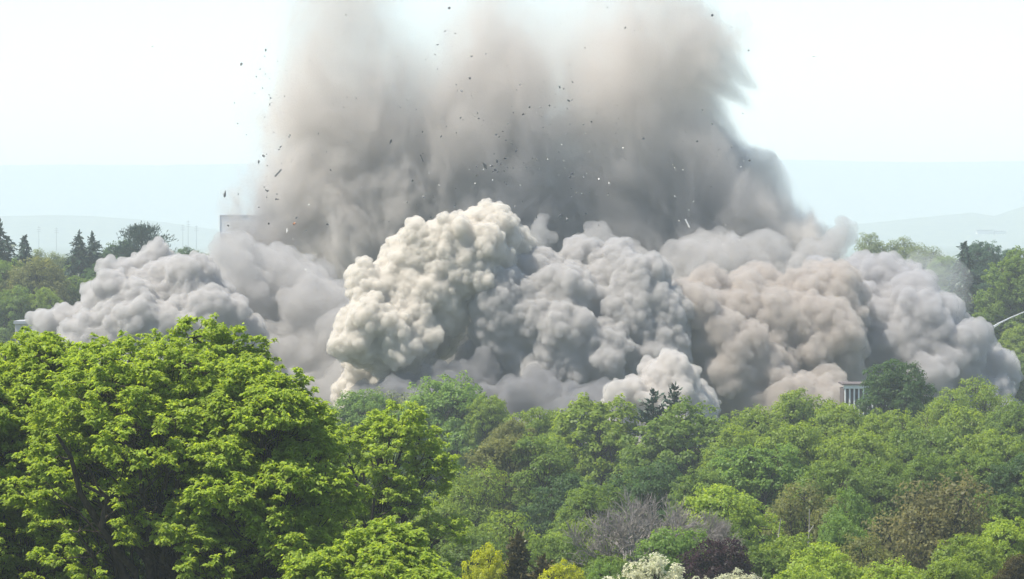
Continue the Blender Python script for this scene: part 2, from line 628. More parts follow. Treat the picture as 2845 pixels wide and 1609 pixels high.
P_COLUMN = [proto(conifer(801, H=9, rx=1.5, tiers=30, per=12, droop=-.5, sprays=7, ragged=.3, power=.45, bottom=.03))]
P_BARE = [proto(bare(901)), proto(bare(902, H=8, spread=5.))]
P_SPIKY = [proto(conifer(811, H=12, rx=2.6, tiers=16, per=8, droop=-.55, sprays=9, ragged=.45, power=.6))]


_n = {}


def plant(kind, name, px, top, width, d, color, label, cat='tree', group=None, sx=1.0, parts=('trunk', 'crown'), dx=0.0):
    """a tree whose top shows at photo pixel (px, top), d metres away, width in photo pixels"""
    i = _n[id(kind)] = _n.get(id(kind), -1) + 1
    tm, cm, h, w = kind[i % len(kind)]
    p = at(px, top, d)
    z = ground(p.x, d)
    sc = width * d / FPX / w
    sz = max((p.z - z) / h, 1.08 * sc)
    e = empty(name, (p.x, d, p.z - sz * h), label, cat, group)
    e.rotation_euler = (0, 0, (i * 2.1 + px * .37) % 6.283)
    a = link(parts[0], tm, e)
    b = link(parts[1], cm, e)
    for o in (a, b):
        o.scale = (sc, sc, sz)
        o.color = (*color, 1)
    return e
# ------------------------------------------------------------------ haze
def haze():
    m, n, l = new_mat('haze')
    out = n.new('ShaderNodeOutputMaterial')
    v = n.new('ShaderNodeVolumePrincipled')
    v.inputs['Color'].default_value = (.85, .95, 1.0, 1)
    v.inputs['Density'].default_value = .0002
    v.inputs['Anisotropy'].default_value = 0.0
    l.new(v.outputs[0], out.inputs['Volume'])
    x0, x1, y0, y1, z0, z1 = -3600, 3600, -60, 13200, -31, 262
    V = [(x, y, z) for x in (x0, x1) for y in (y0, y1) for z in (z0, z1)]
    F = [(0, 1, 3, 2), (4, 6, 7, 5), (0, 4, 5, 1), (2, 3, 7, 6), (0, 2, 6, 4), (1, 5, 7, 3)]
    o = link('haze', mesh_np('haze', V, F, m))
    o['kind'] = 'stuff'
    tag(o, 'pale blue summer haze over the valley')
haze()
def ground_z(x, y):
    z = np.where(y < 230, 26 - 26 * np.clip(y / 230, 0, 1) ** 1.0, 0)
    t = np.clip((y - 590) / 130, 0, 1)
    return z + 14 * t * t * (3 - 2 * t) - 30 * np.clip((y - 1200) / 1500, 0, 1)
def terrain():
    xs = np.linspace(-3500, 3500, 161)
    ys = np.concatenate([np.linspace(-50, 1000, 106), np.linspace(1050, 13000, 120)])
    X, Y = np.meshgrid(xs, ys)
    Z = np.interp(Y, GROUND_Y, GROUND_Z)
    V = np.stack([X, Y, Z], -1).reshape(-1, 3)
    nx = len(xs)
    i = np.arange(len(ys) - 1)[:, None] * nx + np.arange(nx - 1)[None]
    F = np.stack([i, i + 1, i + nx + 1, i + nx], -1).reshape(-1, 4)
    m, n, l = new_mat('grass_ground')
    out = n.new('ShaderNodeOutputMaterial'); d = n.new('ShaderNodeBsdfDiffuse')
    tc = n.new('ShaderNodeTexCoord')
    nz = n.new('ShaderNodeTexNoise')
    nz.inputs['Scale'].default_value = .05
    nz.inputs['Detail'].default_value = 6
    cr = n.new('ShaderNodeValToRGB')
    cr.color_ramp.elements[0].position, cr.color_ramp.elements[1].position = .35, .68
    cr.color_ramp.elements[0].color = (.022, .042, .014, 1)
    cr.color_ramp.elements[1].color = (.085, .10, .035, 1)
    l.new(tc.outputs['Object'], nz.inputs['Vector'])
    l.new(nz.outputs[0], cr.inputs[0])
    l.new(cr.outputs[0], d.inputs['Color'])
    l.new(d.outputs[0], out.inputs['Surface'])
    o = link('terrain', mesh_np('terrain', V, F, m, True))
    o['kind'] = 'structure'
    return m
GM = terrain()
def hill(name, d, pts, depth, rough, label, seed):
    """pts: photo pixels of the skyline"""
    P = [at(px, py, d) for px, py in pts]
    xs = np.linspace(P[0].x, P[-1].x, 900)
    zs = np.interp(xs, [p.x for p in P], [p.z for p in P])
    q = np.stack([xs, np.zeros_like(xs), np.zeros_like(xs)], 1)
    zs = zs + rough * sum((vnoise(q, s, seed + i) - .5) * a for i, (s, a) in enumerate(((d*.12, 2.4), (d * .03, 1.2), (d*.006, .8), (d*.0022, .6))))
    rows = 9
    V = []
    for k in range(rows):
        t = k / (rows - 1)
        prof = math.cos(t * math.pi / 2) ** .8 if k < rows - 1 else 0
        V.append(np.stack([xs, np.full_like(xs, d - t * depth), -30 + (zs + 30) * prof], 1))
    V.insert(0, np.stack([xs, np.full_like(xs, d + depth), np.full_like(xs, -30)], 1))
    V = np.concatenate(V)
    n = len(xs)
    i = np.arange(rows)[:, None] * n + np.arange(n - 1)[None]
    F = np.stack([i, i + n, i + n + 1, i + 1], -1).reshape(-1, 4)
    o = link(name, mesh_np(name, V, F, GM, True))
    o['kind'] = 'structure'
hill('ridge', 12000, [(-1500, 460), (0, 456), (300, 457), (700, 455), (1400, 445), (2100, 443), (2500, 448), (2845, 446), (4300, 450)], 900, 3, '', 5)
hill('hills', 8500, [(-1500, 620), (0, 602), (200, 598), (400, 612), (600, 640), (1000, 650), (2000, 640), (2400, 620), (2600, 600), (2700, 590), (2760, 600), (2845, 573), (3300, 520), (4300, 500)], 500, 1.5, '', 9)
# ------------------------------------------------------------------ the dust of the blast
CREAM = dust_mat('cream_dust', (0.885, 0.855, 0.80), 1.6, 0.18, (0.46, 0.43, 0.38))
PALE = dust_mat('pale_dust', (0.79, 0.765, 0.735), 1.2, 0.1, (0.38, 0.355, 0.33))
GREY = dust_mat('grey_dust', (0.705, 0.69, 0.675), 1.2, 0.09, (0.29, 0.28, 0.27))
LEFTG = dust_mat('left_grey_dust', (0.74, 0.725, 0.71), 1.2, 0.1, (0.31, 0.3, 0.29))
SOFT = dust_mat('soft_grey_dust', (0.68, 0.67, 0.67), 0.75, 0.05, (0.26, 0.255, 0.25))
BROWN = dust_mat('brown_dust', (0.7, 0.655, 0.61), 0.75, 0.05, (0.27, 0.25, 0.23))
MIST = dust_mat('white_mist', (.95, .96, .97), .032, .004, (.8, .8, .8))
SHADE_DUST = dust_mat('shadow_toned_dust', (.46, .455, .465), .55, .04, (.2, .2, .2))  # dust colour darkened to stand in for the shadow under the clouds
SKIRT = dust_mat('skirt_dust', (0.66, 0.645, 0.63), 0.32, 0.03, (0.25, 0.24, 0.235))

FINE = [(1.7, 3.1, 1.1, .1), (.75, 1.45, 1.5, .05), (.34, .66, 1.7, .08)]
MID = [(1.9, 3.5, 1.1, .1), (.85, 1.6, 1.5, .05), (.40, .75, 1.6, .08)]
LOOSE = [(2.2, 4.2, 1.1, .1), (1.05, 2.0, 1.4, .05), (.5, .95, 1.4, .05)]
billow('dust_cloud', [lump(1275, 715, 558, 140, 85), lump(1400, 685, 562, 42, 60), lump(1140, 725, 560, 55, 55), lump(1070, 810, 556, 60, 65), lump(1200, 815, 556, 95, 60),
        lump(1095, 945, 554, 95, 80), lump(1015, 925, 551, 30, 85), lump(1190, 920, 568, 60, 70), lump(1090, 1060, 566, 110, 80), lump(1130, 1160, 564, 170, 70)],
       0.17, FINE, [(1.0, .3), (.5, .22)], CREAM, 11,
       'tall cream cauliflower dust cloud, brightest and crispest of the clouds')
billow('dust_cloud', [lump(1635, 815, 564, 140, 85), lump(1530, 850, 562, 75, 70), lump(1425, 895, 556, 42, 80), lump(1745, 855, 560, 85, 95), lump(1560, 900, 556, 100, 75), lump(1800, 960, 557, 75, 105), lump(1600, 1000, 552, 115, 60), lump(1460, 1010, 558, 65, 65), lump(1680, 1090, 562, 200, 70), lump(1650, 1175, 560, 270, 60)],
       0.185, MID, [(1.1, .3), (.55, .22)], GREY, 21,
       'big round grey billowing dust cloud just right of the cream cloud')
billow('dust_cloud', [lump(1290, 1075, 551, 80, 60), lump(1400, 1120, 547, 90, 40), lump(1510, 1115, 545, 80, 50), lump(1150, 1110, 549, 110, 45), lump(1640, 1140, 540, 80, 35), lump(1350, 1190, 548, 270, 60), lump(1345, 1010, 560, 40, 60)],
       .25, [(1.4, 2.6, 1.0, .1), (.7, 1.3, 1.2, .05), (.4, .75, 1.0, .05)], [(.8, .25)], SHADE_DUST, 27, 'low bank of dust, coloured dark as shadow, at the foot of the cream and big grey clouds', warp=((8, 1.5),))
billow('dust_cloud', [lump(1840, 1085, 532, 70, 45), lump(1740, 1130, 530, 55, 35), lump(1930, 1120, 532, 40, 40), lump(1830, 1160, 532, 130, 50), lump(1830, 1225, 532, 150, 55)],
       .19, [(1.5, 2.8, 1.0, .1), (.75, 1.4, 1.4, .05), (.4, .75, 1.4, .05)], [(.6, .22)], PALE, 31, 'small pale dust cloud low in front, just above the treetops')
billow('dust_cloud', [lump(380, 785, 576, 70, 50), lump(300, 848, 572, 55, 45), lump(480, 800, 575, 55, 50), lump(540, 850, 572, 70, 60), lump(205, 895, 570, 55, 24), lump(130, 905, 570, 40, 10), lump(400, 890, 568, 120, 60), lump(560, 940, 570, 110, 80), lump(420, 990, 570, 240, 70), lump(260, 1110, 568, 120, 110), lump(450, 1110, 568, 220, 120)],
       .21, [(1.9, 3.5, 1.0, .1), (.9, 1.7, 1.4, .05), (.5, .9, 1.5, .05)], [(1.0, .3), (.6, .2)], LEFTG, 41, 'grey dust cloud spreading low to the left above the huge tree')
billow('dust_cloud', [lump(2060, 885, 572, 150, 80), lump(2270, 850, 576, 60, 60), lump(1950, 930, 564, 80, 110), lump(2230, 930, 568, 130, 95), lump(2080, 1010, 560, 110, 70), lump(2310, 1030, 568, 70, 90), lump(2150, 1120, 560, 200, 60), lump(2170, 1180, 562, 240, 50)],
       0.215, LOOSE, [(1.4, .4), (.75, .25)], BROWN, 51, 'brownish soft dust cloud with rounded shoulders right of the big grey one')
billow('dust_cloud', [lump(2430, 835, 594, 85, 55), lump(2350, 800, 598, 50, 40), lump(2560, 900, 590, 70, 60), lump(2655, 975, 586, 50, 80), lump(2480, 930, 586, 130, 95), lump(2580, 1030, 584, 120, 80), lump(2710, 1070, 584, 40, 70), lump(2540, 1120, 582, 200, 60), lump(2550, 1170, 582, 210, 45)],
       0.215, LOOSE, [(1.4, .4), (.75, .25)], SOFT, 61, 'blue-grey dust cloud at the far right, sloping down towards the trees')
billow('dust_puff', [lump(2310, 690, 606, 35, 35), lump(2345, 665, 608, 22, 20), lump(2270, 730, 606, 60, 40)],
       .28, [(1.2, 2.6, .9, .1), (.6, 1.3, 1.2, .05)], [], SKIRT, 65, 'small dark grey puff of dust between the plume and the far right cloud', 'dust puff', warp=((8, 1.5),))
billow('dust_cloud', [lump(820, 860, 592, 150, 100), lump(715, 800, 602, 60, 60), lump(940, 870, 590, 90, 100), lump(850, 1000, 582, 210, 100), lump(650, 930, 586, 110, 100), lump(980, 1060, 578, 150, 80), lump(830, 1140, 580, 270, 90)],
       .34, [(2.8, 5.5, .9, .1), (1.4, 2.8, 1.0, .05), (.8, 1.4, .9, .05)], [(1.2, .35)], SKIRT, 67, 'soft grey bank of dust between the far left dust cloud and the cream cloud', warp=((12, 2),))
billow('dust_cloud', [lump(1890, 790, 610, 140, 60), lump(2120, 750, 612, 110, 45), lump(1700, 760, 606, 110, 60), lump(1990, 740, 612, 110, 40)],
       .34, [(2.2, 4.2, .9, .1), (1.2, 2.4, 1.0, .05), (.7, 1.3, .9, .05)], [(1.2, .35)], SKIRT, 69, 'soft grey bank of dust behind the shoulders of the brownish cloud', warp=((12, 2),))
billow('dust_jet', [lump(1505, 660, 604, 18, 40), lump(1503, 610, 604, 12, 28)], .22, [(.6, 1.2, .9, .1), (.35, .7, 1.0, .05)], [], SKIRT, 83,
       'thin pale jet of dust standing between the tops of the cream and grey clouds', 'dust jet')
billow('spray_mist', [lump(2560, 760, 640, 75, 60), lump(2640, 790, 640, 60, 50), lump(2600, 840, 640, 90, 50)], .5, [(2, 4, .9, .1), (1, 2, 1, .05)], [], MIST, 85,
       'thin white mist drifting off the right end of the dust', 'mist', warp=((10, 3), (4, 1.5)))

PLY = 640.0


def plume_mat():
    """torn dust: density thins out raggedly towards the plume's flanks, denser and darker low in its middle"""
    m, n, l = new_mat('plume_dust')
    out = n.new('ShaderNodeOutputMaterial')

    def val(x):
        return x if hasattr(x, 'links') or hasattr(x, 'is_linked') else None

    def M(op, a, b=None, c=None, clamp=False):
        q = n.new('ShaderNodeMath')
        q.operation = op
        q.use_clamp = clamp
        for i, x in enumerate((a, b, c)):
            if x is None:
                continue
            if val(x) is not None:
                l.new(x, q.inputs[i])
            else:
                q.inputs[i].default_value = x
        return q.outputs[0]
    tc = n.new('ShaderNodeTexCoord')
    sp = n.new('ShaderNodeSeparateXYZ')
    l.new(tc.outputs['Object'], sp.inputs[0])
    x, y, z = sp.outputs
    mp = n.new('ShaderNodeMapping')
    mp.inputs['Scale'].default_value = (1 / 15, 1 / 15, 1 / 22)
    l.new(tc.outputs['Object'], mp.inputs[0])
    nz = n.new('ShaderNodeTexNoise')
    nz.inputs['Scale'].default_value = 1.0
    nz.inputs['Detail'].default_value = 6.0
    nz.inputs['Roughness'].default_value = .70
    nz.inputs['Distortion'].default_value = .7
    l.new(mp.outputs[0], nz.inputs['Vector'])
    sc = n.new('ShaderNodeSeparateColor')
    l.new(nz.outputs['Color'], sc.inputs[0])
    r, g, b = sc.outputs
    zt = M('DIVIDE', z, 90.0, clamp=True)

    def edge(pts):
        cr = n.new('ShaderNodeValToRGB')
        pts = sorted(((EYE + (HORIZON - py) * PLY / FPX) / 90.0, ((px - 1422.5) * PLY / FPX + 80) / 160) for px, py in pts)
        e = cr.color_ramp.elements
        e[0].position, e[1].position = pts[0][0], pts[-1][0]
        for k, (t, v) in enumerate(pts):
            el = e[0] if k == 0 else (e[len(e) - 1] if k == len(pts) - 1 else e.new(t))
            el.position = t
            el.color = (v, v, v, 1)
        l.new(zt, cr.inputs[0])
        return M('MULTIPLY_ADD', cr.outputs[0], 160.0, -80.0)
    xl, xr = edge(EDGE_L), edge(EDGE_R)
    e = M('MINIMUM', M('SUBTRACT', x, xl), M('SUBTRACT', xr, x))
    wob = M('MULTIPLY_ADD', r, 44.0, -21.0)
    fe = M('DIVIDE', M('ADD', e, wob), 3.8, clamp=True)
    wy = M('MULTIPLY_ADD', b, 30.0, -15.0)
    fy = M('DIVIDE', M('ADD', M('SUBTRACT', 14.0, M('ABSOLUTE', y)), wy), 3.0, clamp=True)
    mod = M('MULTIPLY_ADD', g, 5.5, -2.2, clamp=True)

    def blob(cx, cz, sx, sz):
        """1 in the middle, falling off smoothly"""
        dx = M('DIVIDE', M('SUBTRACT', x, cx), sx)
        dz = M('DIVIDE', M('SUBTRACT', z, cz), sz)
        return M('EXPONENT', M('MULTIPLY', M('ADD', M('MULTIPLY', dx, dx), M('MULTIPLY', dz, dz)), -1.0))
    gap = M('MULTIPLY', M('SUBTRACT', 1.0, M('MULTIPLY', blob(-14.5, 78, 8.5, 22), .96)), M('SUBTRACT', 1.0, M('MULTIPLY', blob(8.5, 80, 12, 20), .94)))
    low = M('MULTIPLY_ADD', zt, -1.5, 1.55)
    dens = M('MULTIPLY', M('MULTIPLY', M('MULTIPLY', fe, fy), M('MULTIPLY_ADD', mod, .86, .14)), M('MULTIPLY', gap, low))
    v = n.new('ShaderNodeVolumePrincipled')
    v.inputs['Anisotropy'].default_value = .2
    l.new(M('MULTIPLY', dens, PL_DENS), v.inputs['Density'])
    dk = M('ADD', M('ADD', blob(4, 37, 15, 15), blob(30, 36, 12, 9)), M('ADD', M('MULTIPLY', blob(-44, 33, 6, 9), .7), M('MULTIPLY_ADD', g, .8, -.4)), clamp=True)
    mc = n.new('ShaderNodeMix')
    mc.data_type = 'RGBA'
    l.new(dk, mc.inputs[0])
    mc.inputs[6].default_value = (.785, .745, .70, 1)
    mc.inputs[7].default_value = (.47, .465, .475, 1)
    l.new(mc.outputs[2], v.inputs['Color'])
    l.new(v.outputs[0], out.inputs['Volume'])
    tr = n.new('ShaderNodeBsdfTransparent')
    df = n.new('ShaderNodeBsdfDiffuse')
    mx = n.new('ShaderNodeMixShader')
    mx.inputs[0].default_value = .002
    l.new(tr.outputs[0], mx.inputs[1])
    l.new(df.outputs[0], mx.inputs[2])
    l.new(mx.outputs[0], out.inputs['Surface'])
    m.cycles.volume_step_rate = .22
    return m


PL_DENS = .50
EDGE_L = [(830, -200), (815, 0), (800, 100), (775, 200), (735, 330), (745, 390), (720, 475), (690, 540), (660, 640), (560, 740), (480, 900)]
EDGE_R = [(1960, -200), (1960, 0), (2030, 90), (2030, 200), (2030, 330), (2060, 400), (2105, 470), (2150, 550), (2220, 620), (2300, 690), (2400, 900)]
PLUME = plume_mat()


def plume_body():
    """the room the torn dust fills: a flattened column following its two flanks"""
    rows = np.linspace(-215, 1160, 70)
    el = np.interp(rows, [p[1] for p in EDGE_L], [p[0] for p in EDGE_L])
    er = np.interp(rows, [p[1] for p in EDGE_R], [p[0] for p in EDGE_R])
    k = PLY / FPX
    V, n = [], 64
    a = np.arange(n) / n * 2 * math.pi
    for py, l_, r_ in zip(rows, el, er):
        c, w = ((l_ + r_) / 2 - 1422.5) * k, (r_ - l_) / 2 * k + 5
        sx, sy = np.sign(np.cos(a)) * np.abs(np.cos(a)) ** .5 * w, np.sign(np.sin(a)) * np.abs(np.sin(a)) ** .5 * 20
        V.append(np.stack([c + sx, sy, np.full(n, EYE + (HORIZON - py) * k)], 1))
    V = np.concatenate(V)
    i = np.arange(len(rows) - 1)[:, None] * n + np.arange(n)[None]
    j = np.arange(len(rows) - 1)[:, None] * n + (np.arange(n)[None] + 1) % n
    F = np.stack([i, j, j + n, i + n], -1).reshape(-1, 4)[:, ::-1]
    F = np.concatenate([F[:, [0, 1, 2]], F[:, [0, 2, 3]]])
    cap = []
    for s in (0, (len(rows) - 1) * n):
        for q in range(1, n - 1):
            cap.append((s, s + q + 1, s + q) if s else (s, s + q, s + q + 1))
    F = np.concatenate([F, np.array(cap)])
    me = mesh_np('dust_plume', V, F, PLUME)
    bm = bmesh.new()
    bm.from_mesh(me)
    bmesh.ops.recalc_face_normals(bm, faces=bm.faces)
    bm.to_mesh(me)
    bm.free()
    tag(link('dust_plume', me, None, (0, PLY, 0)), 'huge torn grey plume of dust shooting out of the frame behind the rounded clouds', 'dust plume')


plume_body()
# ------------------------------------------------------------------ the trees
LEAFY = {'lime': (.285, .385, .060), 'spring': (.200, .280, .045), 'fresh': (.165, .265, .058), 'mid': (.145, .220, .044), 'deep': (.070, .130, .040), 'olive': (.165, .180, .055), 'tan': (.185, .180, .070),
         'pale': (.18, .22, .09), 'dark': (.030, .058, .036), 'purple': (.048, .024, .030), 'white': (.50, .51, .36), 'yellow': (.40, .44, .04), 'blueg': (.075, .135, .08), 'brown': (.075, .066, .022)}


def big(seed, px, top, width, d, hb, color, label, **k):
    p = at(px, top, d)
    z = ground(p.x, d)
    tm, cm = broadleaf(seed, H=p.z - z, hb=hb, rx=width * d / FPX / 2, **k)
    e = empty('broadleaf_tree', (p.x, d, z), label, 'tree')
    for n_, m_ in (('trunk', tm), ('crown', cm)):
        link(n_, m_, e).color = (*LEAFY[color], 1)


ROS = dict(kind='rosette', per=17, leaf=(.25, .105), flat=.85, zmin=-.45, tuft_r=.42)
big(1, 470, 835, 1060, 150, 1.0, 'lime', 'huge yellow-green tree filling the lower left, its dark limbs forking above the bottom edge', nb=56, blob=.25, tufts=64, fork=5.0, limb_r=.36, trunk_r=.55, front=[(-4.0, -5.2, 14.6), (-2.9, -5.4, 12.6), (-1.1, -5.0, 14.2), (.9, -5.0, 14.4), (2.6, -5.4, 12.4), (3.6, -5.6, 9.6)], **ROS)
big(2, 110, 838, 640, 157, 1.0, 'lime', 'tall yellow-green tree behind the huge one, below the left end of the dust', nb=36, blob=.30, tufts=64, fork=4.5, limb_r=.2, trunk_r=.45, **ROS)
big(5, -190, 860, 560, 152, 1.0, 'lime', 'yellow-green tree cut off by the left edge of the photo', nb=30, blob=.32, tufts=60, fork=4.5, limb_r=.2, trunk_r=.45, **ROS)
big(6, 740, 925, 600, 146, 1.0, 'lime', 'yellow-green tree merging into the right flank of the huge tree', nb=34, blob=.30, tufts=64, fork=3, limb_r=.16, trunk_r=.35, **ROS)
big(3, 1080, 1050, 470, 185, 2.0, 'lime', 'loose yellow-green tree with bare level branches, right of the huge tree', nb=22, blob=.30, tufts=30, fork=5.5, limb_r=.18, trunk_r=.34, front=[(2.6, -2.6, 8.6), (2.9, -2.4, 7.4), (-1.2, -2.4, 12.0)], **ROS)
big(4, 1040, 1440, 560, 140, .5, 'lime', 'bright yellow-green treetop on the bottom edge, under the tree with bare level branches', nb=22, blob=.30, tufts=60, fork=2.5, limb_r=.14, trunk_r=.3, **ROS)

B, U, A, O, Y = P_BROAD, P_TUFT, P_AIRY, P_ROUND, P_UPRIGHT
for kind, px, top, w, d, col, label in [
    # along the foot of the dust
    (B, 1240, 1045, 300, 430, 'fresh', 'broad fresh green tree rising highest under the cream cloud'),
    (A, 1105, 1082, 200, 445, 'pale', 'pale bushy tree left of the broad one under the cream cloud'),
    (B, 1000, 1085, 190, 440, 'fresh', 'green treetop peeking over the tree with bare level branches'),
    (B, 1365, 1098, 150, 425, 'spring', 'small light green tree on the right shoulder of the broad one under the cream cloud'),
    (U, 1640, 1100, 330, 400, 'spring', 'round tufted light green tree in front of the big grey cloud'),
    (B, 1490, 1132, 200, 415, 'spring', 'low green tree between the broad tree and the tufted tree before the grey cloud'),
    (U, 1900, 1116, 350, 385, 'mid', 'large mid green tree with leaf tufts in rows, under the small pale dust cloud'),
    (B, 1425, 1170, 150, 380, 'olive', 'small dull olive treetop left of the round tufted tree'),
    (B, 2235, 1082, 240, 430, 'spring', 'bright green treetop left of the ruined white wall'),
    (A, 2625, 1078, 170, 430, 'spring', 'light green airy tree touching the right side of the dark dense tree'),
    (A, 2730, 1050, 190, 440, 'spring', 'airy upright treetop rising highest near the right edge, dust behind it'),
    (B, 2100, 1130, 230, 410, 'spring', 'light green tree below the brownish cloud'),
    (B, 2345, 1122, 230, 400, 'spring', 'light green tree just below the ruined white wall'),
    (B, 2470, 1138, 230, 395, 'spring', 'light green tree right under the dark dense tree'),
    (B, 2690, 1128, 250, 405, 'spring', 'bright green tree below the airy upright treetop'),
    (B, 2835, 1120, 200, 400, 'mid', 'green tree at the right edge, level with the foot of the dust'),
    # second rank
    (B, 2220, 1172, 260, 360, 'spring', 'light green tree in the second rank, below the bright treetop left of the wall'),
    (B, 2400, 1195, 270, 350, 'spring', 'green tree in the second rank, two rows below the ruined white wall'),
    (B, 2560, 1190, 270, 355, 'mid', 'green tree in the second rank, below and right of the dark dense tree'),
    (B, 2745, 1195, 270, 352, 'spring', 'green tree in the second rank, below the airy upright treetop'),
    (B, 2060, 1185, 220, 370, 'spring', 'green tree tucked right of the large one with tufts in rows'),
    (U, 2105, 1238, 320, 325, 'fresh', 'wide light green tree with clear tufts in the middle of the right half'),
    (B, 2305, 1285, 230, 305, 'mid', 'green tree right of the wide tufted one'),
    (B, 2450, 1278, 220, 310, 'mid', 'green tree behind the small bright round-topped tree'),
    (B, 2590, 1262, 220, 312, 'mid', 'dark mid green tree behind the tan-leaved tree'),
    (U, 2735, 1252, 250, 315, 'mid', 'green tufted tree behind the right shoulder of the tan-leaved tree'),
    (B, 2845, 1262, 190, 310, 'deep', 'deep green tree on the right edge, above the bright round one'),
    # middle
    (Y, 1400, 1214, 210, 340, 'olive', 'slim upright olive-green tree with bare stems showing, left of its twin'),
    (Y, 1500, 1207, 210, 338, 'mid', 'slim upright mid green tree with several dark stems, right of its twin'),
    (A, 1300, 1290, 230, 330, 'spring', 'pale green loose tree left of the two slim upright trees'),
    (U, 1230, 1262, 200, 345, 'deep', 'dark green tree in the shade below the broad one under the cream cloud'),
    (B, 1645, 1345, 260, 300, 'mid', 'mid green tree above the bare grey tree'),
    (A, 1400, 1420, 260, 290, 'spring', 'loose light green tree at the foot of the slim upright trees'),
    (B, 1220, 1400, 200, 300, 'spring', 'green tree right of the bare level branches'),
    (B, 1570, 1320, 240, 330, 'deep', 'deep green tree right of the slim upright trees'),
    (B, 1800, 1285, 260, 330, 'deep', 'deep green tree below the large one with tufts in rows'),
    (B, 1960, 1305, 200, 322, 'mid', 'deep green tree left of the wide tufted tree'),
    (O, 2010, 1345, 270, 270, 'lime', 'bright yellow-green tree with a broken flat top, above the small grey leafless tree'),
    (B, 1890, 1470, 240, 232, 'fresh', 'fresh green tree below the bare grey tree, above the white blossom'),
    (A, 2235, 1345, 260, 280, 'olive', 'dull olive thin-leaved tree beside the pale dead stem'),
    (O, 2360, 1358, 150, 270, 'fresh', 'small bright round-topped tree left of the tan-leaved tree'),
    (O, 2345, 1432, 160, 245, 'fresh', 'small bright bush-like tree directly below the round-topped one'),
    (A, 2590, 1318, 350, 262, 'tan', 'large tan-leaved tree, the brownest of all the crowns'),
    (A, 2430, 1488, 260, 236, 'olive', 'low olive tree at the lower left of the tan-leaved tree'),
    (B, 2800, 1442, 210, 245, 'lime', 'bright round yellow-green tree against the right edge'),
    (U, 2775, 1375, 200, 270, 'mid', 'green tufted tree right of the tan-leaved tree'),
    # front row, bottom edge
    (B, 2190, 1487, 250, 236, 'spring', 'green tree right of the purple-leaved one'),
    (U, 2100, 1522, 230, 230, 'mid', 'dark green tufted tree touching the purple-leaved one'),
    (B, 2310, 1515, 260, 222, 'lime', 'yellow-green tree below the bush-like tree'),
    (B, 2660, 1545, 260, 218, 'spring', 'green treetop on the bottom edge below the tan-leaved tree'),
    (B, 2480, 1560, 250, 215, 'lime', 'yellow-green treetop on the bottom edge below the low olive tree'),
    (B, 2835, 1545, 150, 216, 'brown', 'dark brownish tree in the bottom right corner'),
    (B, 2220, 1575, 240, 212, 'lime', 'yellow-green treetop on the bottom edge right of the white blossom'),
    (B, 1990, 1445, 200, 250, 'mid', 'mid green tree just above the purple-leaved one'),
    (B, 2700, 1490, 220, 240, 'spring', 'green tree below the right side of the tan-leaved tree'),
    (B, 1610, 1440, 220, 270, 'spring', 'green tree leaning left of the bare grey tree'),
    (B, 1310, 1475, 220, 262, 'mid', 'green tree above the yellow shrub'),
    (B, 1540, 1490, 240, 250, 'mid', 'green tree behind the dark slender evergreen'),
    (B, 1690, 1545, 200, 226, 'mid', 'green treetop under the bare grey tree, behind the small green shrub'),
    (O, 1570, 1562, 120, 216, 'pale', 'pale grey-green bushy treetop right of the yellow shrubs'),
    (B, 2490, 1000, 190, 450, 'deep', 'dark dense round tree standing in front of the dust beside the ruined white wall'),
    # beyond the dust, left
    (A, 118, 692, 110, 780, 'pale', 'pale hazy tree between the big spruce and the pair of spruces'),
    (A, 170, 702, 80, 790, 'pale', 'small pale hazy tree just left of the pair of spruces'),
    (B, 335, 668, 120, 760, 'deep', 'dark green tree between the spruces and the broad pine'),
    (B, 535, 688, 130, 740, 'deep', 'dark round tree right of the broad pine, left of the metal-clad building'),
    (B, 560, 720, 120, 700, 'mid', 'mid green tree in front of the dark round one beside the broad pine'),
    (B, 110, 718, 220, 665, 'olive', 'wide olive-green tree under the big spruce'),
    (B, 15, 722, 150, 670, 'mid', 'green tree on the left edge below the big spruce'),
    (B, 215, 768, 150, 668, 'mid', 'green tree behind the left end of the dust'),
    (B, 125, 800, 100, 640, 'spring', 'small bright green tree by the left tip of the dust'),
    (B, 35, 795, 150, 640, 'mid', 'green tree on the left edge just above the pale flat roof'),
    (B, 300, 725, 150, 690, 'deep', 'dark green tree behind the top of the far left dust cloud'),
    (B, 470, 708, 160, 700, 'deep', 'dark green tree at the foot of the broad pine'),
    # beyond the dust, right
    (A, 2430, 648, 130, 900, 'pale', 'pale hazy tree right of the small dark puff'),
    (A, 2505, 658, 110, 905, 'pale', 'second pale hazy tree from the small dark puff'),
    (A, 2580, 678, 120, 860, 'pale', 'faint tree dimmed by the thin white mist'),
    (B, 2725, 670, 130, 760, 'blueg', 'rounded blue-green tree behind the leaning spruce'),
    (B, 2800, 690, 110, 765, 'blueg', 'blue-green tree at the right edge, below the pale hills'),
    (B, 2760, 745, 120, 700, 'blueg', 'blue-green tree right of the leaning spruce'),
    (U, 2835, 690, 190, 640, 'mid', 'tall green tree on the right edge above the water jet'),
    (B, 2780, 800, 150, 640, 'mid', 'green tree just above the water jet'),
    (B, 2840, 900, 130, 600, 'spring', 'green tree on the right edge just below the water jet'),
    (B, 2850, 985, 130, 590, 'mid', 'green tree at the right edge behind the foot of the far right dust cloud'),
]:
    plant(kind, 'broadleaf_tree', px, top, w, d, LEAFY[col], label)

